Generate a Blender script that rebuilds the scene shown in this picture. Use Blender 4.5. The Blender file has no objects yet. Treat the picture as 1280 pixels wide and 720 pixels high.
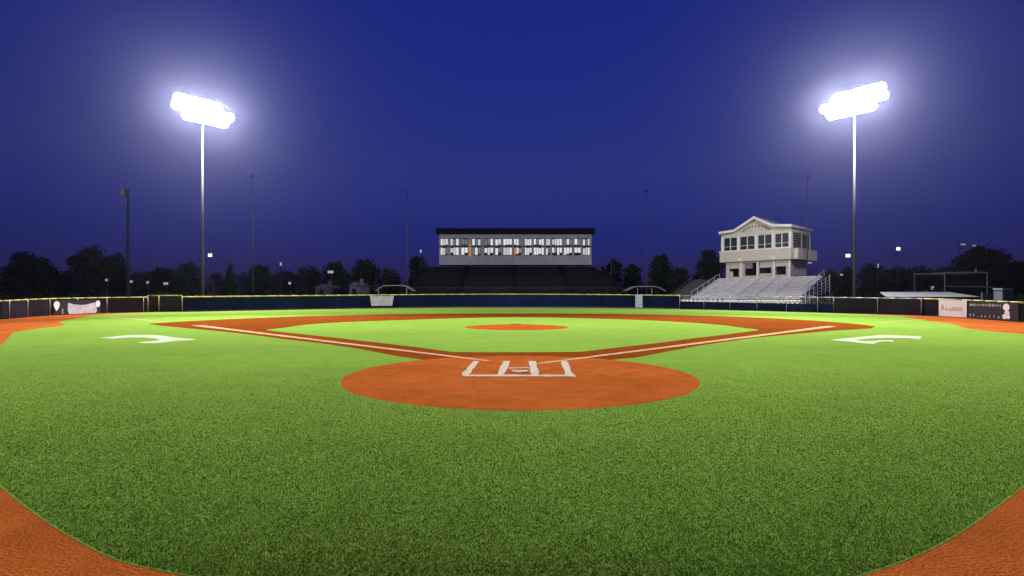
import bpy, math, random
import numpy as np
from mathutils import Vector, Matrix
random.seed(7)
rng = np.random.default_rng(7)
R = math.radians
sc = bpy.context.scene
C = sc.collection

# ------------------------------------------------------------ camera
F, H, HY = 680.0, 1.716, 370.0          # focal length in photo pixels, eye height, horizon row
cam = bpy.data.cameras.new('camera')
cam.sensor_width = 36.0
cam.lens = F / 1280 * 36
cam.shift_y = (HY - 360) / 1280
cam.clip_start = 0.05
cam.clip_end = 5000
co = bpy.data.objects.new('camera', cam)
co.location = (0, 0, H)
co.rotation_euler = (R(90), 0, 0)
C.objects.link(co)
sc.camera = co

# ------------------------------------------------------------ sky, light, exposure
w = bpy.data.worlds.new('World'); sc.world = w
w.use_nodes = True
nt = w.node_tree
for n in list(nt.nodes): nt.nodes.remove(n)
out = nt.nodes.new('ShaderNodeOutputWorld')
bg = nt.nodes.new('ShaderNodeBackground')
sky = nt.nodes.new('ShaderNodeTexSky')
sky.sky_type = 'NISHITA'; sky.sun_disc = False
sky.sun_elevation = R(3); sky.sun_rotation = R(180)
sky.air_density = 1.0; sky.dust_density = 0.1; sky.ozone_density = 6.0
tint = nt.nodes.new('ShaderNodeMix'); tint.data_type = 'RGBA'; tint.blend_type = 'MULTIPLY'
tint.inputs['Factor'].default_value = 1.0
tint.inputs[7].default_value = (0.10, 0.10, 0.95, 1)
SKY = 0.09
bg.inputs['Strength'].default_value = SKY
nt.links.new(sky.outputs[0], tint.inputs[6])
wtc = nt.nodes.new('ShaderNodeTexCoord'); wsx = nt.nodes.new('ShaderNodeSeparateXYZ'); wcr = nt.nodes.new('ShaderNodeValToRGB')
nt.links.new(wtc.outputs['Generated'], wsx.inputs[0]); nt.links.new(wsx.outputs['Z'], wcr.inputs[0])
ce = wcr.color_ramp.elements
ce[0].position = 0.0; ce[0].color = (0.20, 0.13, 1.0, 1)      # indigo haze low down
ce[1].position = 0.55; ce[1].color = (3.0, 0.52, 1.70, 1)     # deeper, clearer blue overhead
el = ce.new(0.22); el.color = (3.8, 0.46, 0.97, 1)
el = ce.new(0.11); el.color = (0.95, 0.24, 0.86, 1)
nt.links.new(wcr.outputs[0], tint.inputs[7])
nt.links.new(tint.outputs[2], bg.inputs['Color'])
nt.links.new(bg.outputs[0], out.inputs[0])

sun = bpy.data.lights.new('sun', 'SUN')
sun.energy = 0.04; sun.angle = R(20); sun.color = (1, 0.86, 0.78)
so = bpy.data.objects.new('sun', sun); C.objects.link(so)
so.rotation_euler = (R(87), 0, 0)       # low afterglow from behind the camera

sc.view_settings.view_transform = 'Standard'
sc.view_settings.look = 'None'
sc.view_settings.exposure = 0.0
sc.view_settings.gamma = 1.0
sc.cycles.use_denoising = True
sc.cycles.max_bounces = 6
sc.cycles.volume_bounces = 0
sc.cycles.sample_clamp_indirect = 4.0

P_OMNI = 88000.0       # W, spill of one tower in all directions
P_BEAM = 290000.0       # W, aimed part of one tower
HAZE = 0.000062

# ------------------------------------------------------------ helpers
def G(px, py, z=0.0):
    D = F * (H - z) / (py - HY)
    return (px - 640) * D / F, D

def P(px, py, D):
    return ((px - 640) * D / F, D, H + (HY - py) * D / F)

def worldloc(o):
    v = Vector(o.location)
    while o.parent:
        o = o.parent; v = v + Vector(o.location)
    return v

def tag(o, label=None, cat=None, group=None, kind=None):
    if label: o['label'] = label
    if cat: o['category'] = cat
    if group: o['group'] = group
    if kind: o['kind'] = kind
    return o

def empty(name, loc, label=None, cat=None, group=None):
    o = bpy.data.objects.new(name, None); o.location = loc
    C.objects.link(o)
    return tag(o, label, cat, group)

class MB:
    def __init__(s): s.v = []; s.f = []
    def add(s, vs, fs):
        b = len(s.v); s.v += [tuple(x) for x in vs]; s.f += [tuple(b + i for i in f) for f in fs]
        return s
    def hexa(s, p):     # eight corners: bottom 4 ccw, top 4 ccw
        return s.add(p, [(3,2,1,0),(4,5,6,7),(0,1,5,4),(1,2,6,5),(2,3,7,6),(3,0,4,7)])
    def box(s, x0, y0, z0, x1, y1, z1):
        return s.hexa([(x0,y0,z0),(x1,y0,z0),(x1,y1,z0),(x0,y1,z0),(x0,y0,z1),(x1,y0,z1),(x1,y1,z1),(x0,y1,z1)])
    def fbox(s, fr, a0, b0, z0, a1, b1, z1):   # box in a rotated frame fr(a,b,z)->world
        return s.hexa([fr(a0,b0,z0),fr(a1,b0,z0),fr(a1,b1,z0),fr(a0,b1,z0),fr(a0,b0,z1),fr(a1,b0,z1),fr(a1,b1,z1),fr(a0,b1,z1)])
    def tube(s, a, b, r0, r1=None, n=10):
        r1 = r0 if r1 is None else r1
        a, b = Vector(a), Vector(b); d = (b - a).normalized()
        u = d.orthogonal().normalized(); w_ = d.cross(u)
        vs = []
        for c, r in ((a, r0), (b, r1)):
            for i in range(n):
                t = 2 * math.pi * i / n
                vs.append(c + (u * math.cos(t) + w_ * math.sin(t)) * r)
        fs = [(i, (i+1) % n, n + (i+1) % n, n + i) for i in range(n)]
        fs += [tuple(reversed(range(n))), tuple(range(n, 2*n))]
        return s.add(vs, fs)
    def poly(s, pts, z0, z1=None):     # flat sheet or prism from xy outline
        n = len(pts)
        if z1 is None:
            return s.add([(x, y, z0) for x, y in pts], [tuple(range(n))])
        vs = [(x, y, z0) for x, y in pts] + [(x, y, z1) for x, y in pts]
        return s.add(vs, [tuple(range(n, 2*n)), tuple(reversed(range(n)))] + [(i, (i+1) % n, n + (i+1) % n, n + i) for i in range(n)])
    def build(s, name, mat, parent=None, smooth=False):
        me = bpy.data.meshes.new(name)
        off = worldloc(parent) if parent else Vector((0, 0, 0))
        me.from_pydata([(x - off.x, y - off.y, z - off.z) for x, y, z in s.v], [], s.f)
        me.materials.append(mat)
        me.update()
        if smooth:
            for p in me.polygons: p.use_smooth = True
        o = bpy.data.objects.new(name, me); C.objects.link(o)
        if parent: o.parent = parent
        return o

def smooth_poly(pts, n=8, closed=True):
    """Catmull-Rom through the points"""
    out_ = []; N = len(pts)
    rngi = range(N) if closed else range(N - 1)
    for i in rngi:
        g = lambda k: pts[k % N] if closed else pts[max(0, min(N - 1, k))]
        p0, p1, p2, p3 = g(i-1), g(i), g(i+1), g(i+2)
        for k in range(n):
            t = k / n
            out_.append(tuple(0.5 * (2*p1[j] + (p2[j]-p0[j])*t + (2*p0[j]-5*p1[j]+4*p2[j]-p3[j])*t*t + (3*p1[j]-p0[j]-3*p2[j]+p3[j])*t**3) for j in (0, 1)))
    if not closed: out_.append(tuple(pts[-1]))
    return out_

def circle(cx, cy, r, n=64, jit=0.0):
    return [(cx + (r + random.uniform(-jit, jit)) * math.cos(2*math.pi*i/n), cy + (r + random.uniform(-jit, jit)) * math.sin(2*math.pi*i/n)) for i in range(n)]

def mat(name, col, rough=0.7, metal=0.0, var=0.15, scale=3.0, bump=0.0, spec=0.4, emit=None, estr=0.0, detail=4.0, ior=None):
    m = bpy.data.materials.new(name); m.use_nodes = True
    t = m.node_tree; b = t.nodes['Principled BSDF']
    b.inputs['Roughness'].default_value = rough
    b.inputs['Metallic'].default_value = metal
    if ior: b.inputs['IOR'].default_value = ior
    b.inputs['Specular IOR Level'].default_value = spec
    tc = t.nodes.new('ShaderNodeTexCoord'); nz = t.nodes.new('ShaderNodeTexNoise')
    nz.inputs['Scale'].default_value = scale; nz.inputs['Detail'].default_value = detail
    t.links.new(tc.outputs['Object'], nz.inputs['Vector'])
    cr = t.nodes.new('ShaderNodeValToRGB')
    cr.color_ramp.elements[0].position = 0.3; cr.color_ramp.elements[1].position = 0.7
    cr.color_ramp.elements[0].color = tuple(c * (1 - var) for c in col) + (1,)
    cr.color_ramp.elements[1].color = tuple(min(1, c * (1 + var)) for c in col) + (1,)
    t.links.new(nz.outputs['Fac'], cr.inputs[0]); t.links.new(cr.outputs[0], b.inputs['Base Color'])
    if bump:
        bp = t.nodes.new('ShaderNodeBump'); bp.inputs['Strength'].default_value = bump; bp.inputs['Distance'].default_value = 0.02
        t.links.new(nz.outputs['Fac'], bp.inputs['Height']); t.links.new(bp.outputs[0], b.inputs['Normal'])
    if emit:
        b.inputs['Emission Color'].default_value = tuple(emit) + (1,)
        b.inputs['Emission Strength'].default_value = estr
    return m

def layered(name, fine, mid, broad, c0, c1, broad_amt, bump, rough, bdist=0.02, stretch=(1, 1, 1), spec=0.3, sheen=0.0):
    """ground material: fine + middle + broad noise over two colours"""
    m = bpy.data.materials.new(name); m.use_nodes = True
    t = m.node_tree; b = t.nodes['Principled BSDF']; N = t.nodes.new; L = t.links.new
    b.inputs['Roughness'].default_value = rough; b.inputs['Specular IOR Level'].default_value = spec; b.inputs['IOR'].default_value = 1.0
    tc = N('ShaderNodeTexCoord'); mp = N('ShaderNodeMapping'); mp.inputs['Scale'].default_value = stretch
    L(tc.outputs['Object'], mp.inputs[0])
    ns = []
    for s_, d in ((fine, 6), (mid, 4), (broad, 3)):
        n_ = N('ShaderNodeTexNoise'); n_.inputs['Scale'].default_value = s_; n_.inputs['Detail'].default_value = d
        L(mp.outputs[0] if s_ != broad else tc.outputs['Object'], n_.inputs['Vector']); ns.append(n_)
    add = N('ShaderNodeMath'); add.operation = 'ADD'
    ml = N('ShaderNodeMath'); ml.operation = 'MULTIPLY'; ml.inputs[1].default_value = 0.5
    L(ns[1].outputs['Fac'], ml.inputs[0]); L(ns[0].outputs['Fac'], add.inputs[0]); L(ml.outputs[0], add.inputs[1])
    cr = N('ShaderNodeValToRGB'); cr.color_ramp.elements[0].position = 0.5; cr.color_ramp.elements[1].position = 1.0
    cr.color_ramp.elements[0].color = c0 + (1,); cr.color_ramp.elements[1].color = c1 + (1,)
    L(add.outputs[0], cr.inputs[0])
    mr = N('ShaderNodeMapRange'); mr.inputs[1].default_value = 0.3; mr.inputs[2].default_value = 0.7
    mr.inputs[3].default_value = 1 - broad_amt; mr.inputs[4].default_value = 1 + broad_amt
    L(ns[2].outputs['Fac'], mr.inputs[0])
    mx = N('ShaderNodeVectorMath'); mx.operation = 'SCALE'
    L(cr.outputs[0], mx.inputs[0]); L(mr.outputs[0], mx.inputs['Scale']); L(mx.outputs[0], b.inputs['Base Color'])
    bp = N('ShaderNodeBump'); bp.inputs['Strength'].default_value = bump; bp.inputs['Distance'].default_value = bdist
    L(add.outputs[0], bp.inputs['Height']); L(bp.outputs[0], b.inputs['Normal'])
    if sheen:
        b.inputs['Sheen Weight'].default_value = sheen; b.inputs['Sheen Roughness'].default_value = 0.5
    return m

M = {}
M['turf'] = layered('turf', 70, 1.3, 0.09, (0.120, 0.212, 0.028), (0.180, 0.300, 0.044), 0.12, 0.5, 0.95, 0.012, spec=0.03)
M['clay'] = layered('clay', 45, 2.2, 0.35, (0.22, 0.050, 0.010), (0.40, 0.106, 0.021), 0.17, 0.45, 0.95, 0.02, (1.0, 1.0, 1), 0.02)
M['clay_skin'] = layered('clay_skin', 22, 2.2, 0.25, (0.115, 0.026, 0.004), (0.20, 0.050, 0.008), 0.08, 0.7, 0.95, 0.03, (1.0, 1.0, 1), 0.02)  # base colour darkened to offset the stronger lamp light over the infield
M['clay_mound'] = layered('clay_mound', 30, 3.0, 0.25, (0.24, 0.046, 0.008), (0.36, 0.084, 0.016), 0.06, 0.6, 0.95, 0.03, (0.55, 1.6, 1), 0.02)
M['outer'] = layered('outer_ground', 2, 0.5, 0.05, (0.018, 0.026, 0.014), (0.04, 0.05, 0.028), 0.2, 0.3, 0.9)
M['chalk'] = mat('chalk', (0.44, 0.37, 0.28), 0.95, var=0.18, scale=9, bump=0.3, ior=1.0)
M['chalk_line'] = mat('chalk_line', (0.44, 0.27, 0.14), 0.95, var=0.22, scale=4, bump=0.3, ior=1.0)
M['white_turf'] = mat('white_turf', (0.40, 0.45, 0.31), 0.9, var=0.22, scale=14, bump=0.4, ior=1.0)
M['pole'] = mat('galvanised_pole', (0.11, 0.108, 0.11), 0.5, 0.2, 0.08, 0.7)
M['pole_dark'] = mat('dull_pole', (0.05, 0.05, 0.07), 0.8, 0.2, 0.1, 0.7)
M['pipe'] = mat('grey_pipe', (0.36, 0.34, 0.33), 0.45, 0.5, 0.1, 2)
M['yellow'] = mat('yellow_cap', (0.40, 0.36, 0.05), 0.6, 0, 0.25, 0.7)
M['yellow_pipe'] = mat('yellow_pipe', (0.30, 0.26, 0.05), 0.5, 0, 0.15, 2)
M['navy'] = mat('navy_windscreen', (0.006, 0.012, 0.040), 0.9, 0, 0.35, 0.25, ior=1.0)
M['black_mesh'] = mat('black_windscreen', (0.020, 0.018, 0.022), 0.9, 0, 0.3, 0.3, ior=1.0)
M['gate_mesh'] = mat('gate_mesh', (0.012, 0.014, 0.012), 0.9, 0, 0.3, 0.5)
M['dark_roof'] = mat('dark_roof', (0.006, 0.007, 0.011), 0.9, 0, 0.2, 1, spec=0.1)
M['dark_seat'] = mat('dark_seating', (0.008, 0.009, 0.011), 0.9, 0, 0.25, 1, spec=0.1)
M['booth_wall'] = mat('booth_wall', (0.42, 0.40, 0.42), 0.8, 0, 0.10, 0.8)
M['booth_frame'] = mat('booth_frame', (0.035, 0.033, 0.035), 0.6)
M['lit'] = mat('lit_window', (0.5, 0.5, 0.5), 0.5, emit=(0.92, 0.97, 0.92), estr=0.62)
M['lit2'] = mat('lit_window_dim', (0.4, 0.4, 0.4), 0.5, emit=(0.85, 0.88, 0.9), estr=0.5)
M['lit3'] = mat('lit_window_low', (0.2, 0.2, 0.2), 0.5, emit=(0.7, 0.72, 0.8), estr=0.13)
M['lit_warm'] = mat('lit_window_orange', (0.4, 0.2, 0.05), 0.5, emit=(1.0, 0.42, 0.08), estr=0.36)
M['dark_glass'] = mat('dark_glass', (0.012, 0.016, 0.018), 0.3, 0, 0.3, 0.6, ior=1.15)
M['stucco'] = mat('pale_stucco', (0.62, 0.58, 0.46), 0.85, 0, 0.06, 0.8, 0.1)
M['trim'] = mat('white_trim', (0.82, 0.79, 0.71), 0.6, 0, 0.04, 1)
M['stone'] = mat('warm_stone', (0.58, 0.52, 0.42), 0.85, 0, 0.12, 1.5, 0.2)
M['interior'] = mat('dark_interior', (0.03, 0.016, 0.012), 0.9, 0, 0.4, 1.5)
M['alu'] = mat('bleacher_aluminium', (0.74, 0.72, 0.70), 0.55, 0.15, 0.10, 1.2)
M['alu_dull'] = mat('bleacher_riser', (0.60, 0.58, 0.56), 0.7, 0.1, 0.15, 1.2)
M['alu_dark'] = mat('old_bleacher', (0.12, 0.125, 0.11), 0.8, 0.1, 0.2, 1.2)
M['aisle'] = mat('aisle_step', (0.13, 0.12, 0.115), 0.8, 0, 0.2, 2)
M['banner_white'] = mat('white_banner', (0.88, 0.88, 0.88), 0.7, 0, 0.04, 0.8)
M['banner_grey'] = mat('grey_print', (0.36, 0.37, 0.36), 0.8, 0, 0.1, 4)
M['banner_dark'] = mat('dark_banner', (0.010, 0.011, 0.018), 0.7, 0, 0.3, 1)
M['banner_pink'] = mat('pink_print', (0.55, 0.42, 0.45), 0.8)
M['silver'] = mat('silver_print', (0.50, 0.50, 0.56), 0.8, 0, 0.25, 3)
M['foliage'] = mat('dark_foliage', (0.018, 0.034, 0.012), 0.85, 0, 0.5, 0.6, ior=1.0)
M['foliage_b'] = mat('olive_foliage', (0.030, 0.038, 0.016), 0.85, 0, 0.5, 0.6, ior=1.0)
M['foliage_k'] = mat('black_green_foliage', (0.007, 0.009, 0.005), 0.9, 0, 0.4, 0.6, ior=1.0)
M['bark'] = mat('bark', (0.035, 0.028, 0.022), 0.9, 0, 0.3, 3, 0.3)
M['house_a'] = mat('pale_house_wall', (0.15, 0.14, 0.17), 0.85, 0, 0.1, 1)
M['house_b'] = mat('pinkish_house_wall', (0.30, 0.20, 0.26), 0.85, 0, 0.1, 1)
M['house_c'] = mat('grey_house_wall', (0.09, 0.085, 0.085), 0.85, 0, 0.1, 1)
M['roof'] = mat('shingle_roof', (0.10, 0.10, 0.12), 0.9, 0, 0.2, 2)
M['canopy'] = mat('canopy_roof', (0.11, 0.11, 0.115), 0.8, 0.2, 0.1, 1)
M['lamp_white'] = mat('lamp_lens', (0.8, 0.8, 0.8), 0.4, emit=(1.0, 0.98, 1.0), estr=60)
M['street_white'] = mat('street_lamp_lens', (0.8, 0.8, 0.8), 0.4, emit=(0.80, 0.84, 1.0), estr=1.6)
M['street_dim'] = mat('small_lamp_lens', (0.8, 0.8, 0.8), 0.4, emit=(0.75, 0.78, 0.72), estr=0.28)
M['housing'] = mat('lamp_housing', (0.25, 0.25, 0.26), 0.5, 0.5)
M['rubber'] = mat('dusty_rubber', (0.42, 0.30, 0.20), 0.8, var=0.3, scale=8, ior=1.0)

# ------------------------------------------------------------ the ground, in thin layers
def sheet(name, pts, z, m, kind='structure'):
    o = MB().poly(pts, z).build(name, m); o['kind'] = kind
    return o

MB().poly([(-900, -60), (900, -60), (900, 1600), (-900, 1600)], 0.0).build('ground', M['outer'])['kind'] = 'structure'

fenceL = [(-30, -6), (-33, 8), (-35.6, 24), (-37.4, 40.0), (-39.4, 44.5), (-40.5, 48.5), (-40.3, 53.8), (-38.4, 57.4)]
gateA, gateB = (-38.4, 57.4), (-35.5, 58.6)
fenceC = [gateB, (-31.5, 63.0), (-26.5, 68.5), (-20.5, 73.8), (-13.5, 78.2), (-6.5, 80.8), (0.0, 81.6), (7.5, 80.4), (15.0, 77.0), (22.0, 71.2)]
fenceR1 = [(22.0, 71.2), (26.0, 65.8), (29.5, 60.0), (32.2, 54.4)]
fenceR2 = [(32.2, 54.4), (34.3, 51.0), (35.6, 47.0), (35.6, 44.0), (34.8, 40.6), (33.2, 34.9), (31, 24), (29, 8), (27, -6)]
inner = fenceL + fenceC + fenceR1[1:] + fenceR2[1:]
sheet('warning_track', inner, 0.0025, M['clay'])

near = [(-2.06, 3.35), (-3.08, 3.83), (-4.95, 5.14), (-8.4, 7.7), (-13.0, 11.2), (-16.8, 15.6), (-18.0, 19.2)]
lft = smooth_poly([(-23.3, 25.4), (-24.9, 28.5), (-26.2, 31.8), (-30.3, 36.5), (-33.7, 42.4), (-37.0, 48.3), (-38.3, 52.5)], 5, False)
top = [(-37.2, 56.8)] + [(x * 0.985, y - 0.7) for x, y in fenceC] + [(25.6, 65.0), (29.1, 59.3), (31.6, 54.0), (32.9, 50.2), (33.0, 46.0)]
rgt = [(28.3, 37.0), (27.3, 33.9), (24.0, 28.7), (23.2, 26.2), (23.0, 24.5)]
rn = [(18.0, 19.0), (17.3, 18.3), (14.5, 13.5), (9.5, 8.6), (4.55, 4.85), (2.14, 3.33), (0, 2.92)]
lo = smooth_poly([(0, 2.92)] + near, 8, False)
ro = smooth_poly([(17.3, 18.3), (14.5, 13.5), (9.5, 8.6), (4.55, 4.85), (2.14, 3.33), (0, 2.92)], 8, False)
grass_outline = lo + lft + top + rgt + [(18.2, 18.6)] + ro[:-1]
sheet('grass', grass_outline, 0.004, M['turf'])

Gp = lambda pts: [G(x, y) for x, y in pts]
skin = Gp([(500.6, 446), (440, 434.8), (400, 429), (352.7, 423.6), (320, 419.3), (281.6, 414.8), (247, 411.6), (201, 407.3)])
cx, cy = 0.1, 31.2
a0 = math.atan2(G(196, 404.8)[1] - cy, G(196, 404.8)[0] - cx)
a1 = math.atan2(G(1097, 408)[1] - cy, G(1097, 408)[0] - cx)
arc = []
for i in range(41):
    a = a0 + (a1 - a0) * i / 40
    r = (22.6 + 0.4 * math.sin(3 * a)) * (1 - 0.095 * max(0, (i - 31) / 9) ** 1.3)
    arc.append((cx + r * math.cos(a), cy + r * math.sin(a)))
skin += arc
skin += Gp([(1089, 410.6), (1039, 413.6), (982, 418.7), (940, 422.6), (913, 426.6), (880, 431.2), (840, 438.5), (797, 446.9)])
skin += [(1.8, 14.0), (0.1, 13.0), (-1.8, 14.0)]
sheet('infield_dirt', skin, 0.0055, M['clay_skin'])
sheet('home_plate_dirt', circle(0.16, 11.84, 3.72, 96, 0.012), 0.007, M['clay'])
# infield grass (an overlay on the skin, cut at home by a short rounded edge)
ig = Gp([(566, 440.4), (517.5, 433.8), (470, 428.2), (420, 422.5), (380, 418.2), (352.7, 415.3), (333, 412.8)])
ig += smooth_poly(Gp([(333, 412.4), (360, 409.2), (383, 406.0), (430, 402.9), (480, 401.0), (540, 399.0), (600, 397.2), (650, 396.6), (700, 397.2), (757, 398.7), (810, 400.6), (860, 403.4), (900, 406.3), (925, 409.6), (948, 412.2)]), 4, False)
ig += Gp([(948, 413.0), (906.7, 418.5), (860, 424.0), (819, 429.5), (772.5, 434.7), (725.6, 440.1), (690, 440.5), (620, 440.7)])
sheet('infield_grass', ig, 0.0085, M['turf'])

# pitcher's mound: a low dome of clay
mo = MB(); cxm, cym, rm = 0.25, 30.0, 2.85
rings = [(1.0, 0.0), (0.8, 0.035), (0.55, 0.075), (0.3, 0.11), (0.12, 0.12)]
n = 56
for fr, z in rings:
    for i in range(n):
        t = 2 * math.pi * i / n
        mo.v.append((cxm + rm * fr * math.cos(t), cym + rm * fr * math.sin(t), 0.010 + z))
for k in range(len(rings) - 1):
    for i in range(n):
        mo.f.append((k*n + i, k*n + (i+1) % n, (k+1)*n + (i+1) % n, (k+1)*n + i))
mo.f.append(tuple((len(rings)-1)*n + i for i in range(n)))
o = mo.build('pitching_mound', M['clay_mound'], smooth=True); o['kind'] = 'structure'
o = MB().box(-0.08, 30.55, 0.140, 0.53, 30.70, 0.165).build('pitching_rubber', M['rubber'])
tag(o, 'short white rubber slab set across the top of the low orange pitching mound', 'pitching plate')

# chalk
def stroke(pts, widths, z, name, m):
    b = MB(); L_ = []; R_ = []
    for i, (x, y) in enumerate(pts):
        x0, y0 = pts[max(0, i-1)]; x1, y1 = pts[min(len(pts)-1, i+1)]
        dx, dy = x1-x0, y1-y0; l = math.hypot(dx, dy); nx, ny = -dy/l, dx/l
        w_ = widths[0] + (widths[1]-widths[0]) * i / (len(pts)-1)
        w_ *= random.uniform(0.86, 1.14)
        L_.append((x + nx*w_/2, y + ny*w_/2, z)); R_.append((x - nx*w_/2, y - ny*w_/2, z))
    k = len(pts)
    b.add(L_ + R_, [(i, k+i, k+i+1, i+1) for i in range(k-1)])
    o = b.build(name, m); o['kind'] = 'structure'
    return o
def lerp(a, b, n_): return [(a[0] + (b[0]-a[0])*i/n_, a[1] + (b[1]-a[1])*i/n_) for i in range(n_+1)]
stroke(lerp((-0.62, 14.32), G(246, 406.9), 60), (0.19, 0.58), 0.012, 'foul_line', M['chalk_line'])
stroke(lerp((0.66, 13.75), G(1040, 407.9), 60), (0.19, 0.58), 0.012, 'foul_line', M['chalk_line'])
stroke(lerp(G(208, 402.6), G(139, 396.6), 30), (0.18, 0.30), 0.012, 'foul_line', M['chalk_line'])
stroke(lerp(G(1100, 403.8), G(1158, 398.9), 30), (0.12, 0.15), 0.012, 'foul_line', M['chalk_line'])
bx = MB()
def bar(x0, y0, x1, y1): 
    bx.poly([(x0, y0), (x1, y0), (x1, y1), (x0, y1)], 0.014)
def jag(a, b, w_, nn=14):
    l_, r_ = [], []
    dx, dy = b[0]-a[0], b[1]-a[1]; L0 = math.hypot(dx, dy); nx, ny = -dy/L0, dx/L0
    for i in range(nn+1):
        t = i/nn; ww = w_/2*random.uniform(0.75, 1.2)
        l_.append((a[0]+dx*t+nx*ww, a[1]+dy*t+ny*ww)); r_.append((a[0]+dx*t-nx*ww, a[1]+dy*t-ny*ww))
    bx.poly(l_ + r_[::-1], 0.014)
jag((-1.06, 11.66), (1.36, 11.64), 0.26, 40)
for (xa, xb) in ((-1.02, -0.93), (-0.25, -0.13), (0.50, 0.53), (1.24, 1.36)):
    jag((xa, 11.77), (xb, 14.25), 0.18)
jag((-0.09, 12.85), (0.45, 12.93), 0.15, 10)
o = bx.build('batters_box_chalk', M['chalk']); o['kind'] = 'structure'
hp = MB().poly([(0.18, 12.05), (0.375, 12.25), (0.375, 12.48), (-0.015, 12.48), (-0.015, 12.25)], 0.0085, 0.022).build('home_plate', M['rubber'])
tag(hp, 'five sided white home plate between the two chalked boxes on the round dirt', 'home plate')

# the two white emblems painted beside the foul lines
z = 0.009
def painted(name, loops, label):
    b = MB()
    for lp in loops: b.poly(Gp(lp), z)
    o = b.build(name, M['white_turf']); o['kind'] = 'structure'
painted('painted_grass_mark', [
    [(124, 422.3), (140, 423.6), (150, 422.8), (165, 422.0), (182, 422.2), (195, 423.4), (199, 424.8), (199, 425.6), (190, 426.6), (178, 427.4), (172, 428.2), (182, 429.4), (196, 429.3), (210, 427.6), (222, 426.2), (236, 425.8), (246, 424.2), (232, 423.2), (215, 421.6), (204, 419.8), (190, 418.9), (170, 418.8), (155, 419.6), (145, 420.6), (136, 421.6)]], '')
painted('painted_grass_mark', [
    [(1037, 425.0), (1052, 426.4), (1066, 427.8), (1080, 429.4), (1092, 430.2), (1099, 427.4), (1108, 426.8), (1118, 427.8), (1116, 425.6), (1100, 425.4), (1090, 426.6), (1078, 426.5), (1070, 425.6), (1072, 424.8), (1088, 423.2), (1108, 422.4), (1130, 422.6), (1150, 424.0), (1152, 420.8), (1130, 419.8), (1105, 418.7), (1090, 419.9), (1070, 421.8)]], '')

# the low pale streak behind the mound: second base
o = MB().box(*(G(641.2, 393.4)[0], 50.0, 0.014, G(645.8, 393.4)[0], 50.5, 0.10)).build('second_base', M['rubber'])
tag(o, 'small pale base bag on the far dirt arc straight behind the mound', 'base')
# blades of grass: a mesh of real blades, thinning out with distance
def blades(n_, dmin, dmax, seed, hmin=0.005, hmax=0.011, wd=0.0022):
    g = np.random.default_rng(seed)
    out_v = []
    D = dmin * (dmax / dmin) ** (g.random(n_ * 2) ** 1.5)   # density falls a little faster than 1/D^2
    X = (g.random(n_ * 2) * 2 - 1) * 1.06 * D
    poly = np.array(lo + [(-23, 25), (23, 24.5), (18.2, 18.6)] + ro[:-1]) * 0.9985 + np.array([0, 0.018])
    inside = np.zeros(len(X), bool); j = len(poly) - 1
    for i in range(len(poly)):
        xi, yi = poly[i]; xj, yj = poly[j]
        c = ((yi > D) != (yj > D)) & (X < (xj - xi) * (D - yi) / (yj - yi + 1e-12) + xi)
        inside ^= c; j = i
    inside &= (np.hypot(X - 0.16, D - 11.84) > 3.75)
    X, D = X[inside][:n_], D[inside][:n_]; k = len(X)
    a = g.random(k) * 2 * np.pi; h = (hmin + (hmax - hmin) * g.random(k)) * np.clip((17 - D) / 11, 0.2, 1.0)
    wds = wd * np.clip(D / 4.0, 0.9, 3.0)
    lean = g.normal(0, 0.45, (k, 2)) * h[:, None] + np.array([0.25, 0.0]) * h[:, None]
    v = np.empty((k, 3, 3))
    v[:, 0] = np.c_[X - np.cos(a) * wds, D - np.sin(a) * wds, np.full(k, 0.0035)]
    v[:, 1] = np.c_[X + np.cos(a) * wds, D + np.sin(a) * wds, np.full(k, 0.0035)]
    v[:, 2] = np.c_[X + lean[:, 0], D + lean[:, 1], 0.004 + h]
    me = bpy.data.meshes.new('grass_blades')
    me.vertices.add(k * 3); me.vertices.foreach_set('co', v.reshape(-1))
    me.loops.add(k * 3); me.loops.foreach_set('vertex_index', np.arange(k * 3))
    me.polygons.add(k); me.polygons.foreach_set('loop_start', np.arange(k) * 3)
    me.polygons.foreach_set('loop_total', np.full(k, 3))
    me.update(); me.validate()
    return me
m = layered('turf_blade', 60, 1.1, 0.22, (0.066, 0.142, 0.022), (0.080, 0.168, 0.026), 0.20, 0.0, 0.8, spec=0.06)
me = blades(700000, 2.8, 19.0, 3); me.materials.append(m)
o = bpy.data.objects.new('grass_blades', me); C.objects.link(o)
tag(o, 'short green turf blades covering the near field', 'grass', kind='stuff')

# ------------------------------------------------------------ fences
def along(pts, step):
    """points at even spacing along a polyline"""
    res = [pts[0]]; acc = 0
    for (x0, y0), (x1, y1) in zip(pts, pts[1:]):
        L0 = math.hypot(x1-x0, y1-y0); t = step - acc
        while t < L0:
            res.append((x0 + (x1-x0)*t/L0, y0 + (y1-y0)*t/L0)); t += step
        acc = (acc + L0) % step
    res.append(pts[-1])
    return res

def ribbon(b, pts, hf, z0f, th=0.03, z1f=None):
    """thin upright wall following pts, from z0f(p) to hf(p)"""
    for p, q in zip(pts, pts[1:]):
        dx, dy = q[0]-p[0], q[1]-p[1]; L0 = math.hypot(dx, dy) or 1
        nx, ny = -dy/L0*th/2, dx/L0*th/2
        b.hexa([(p[0]-nx, p[1]-ny, z0f(p)), (q[0]-nx, q[1]-ny, z0f(q)), (q[0]+nx, q[1]+ny, z0f(q)), (p[0]+nx, p[1]+ny, z0f(p)),
                (p[0]-nx, p[1]-ny, hf(p)), (q[0]-nx, q[1]-ny, hf(q)), (q[0]+nx, q[1]+ny, hf(q)), (p[0]+nx, p[1]+ny, hf(p))])

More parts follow.
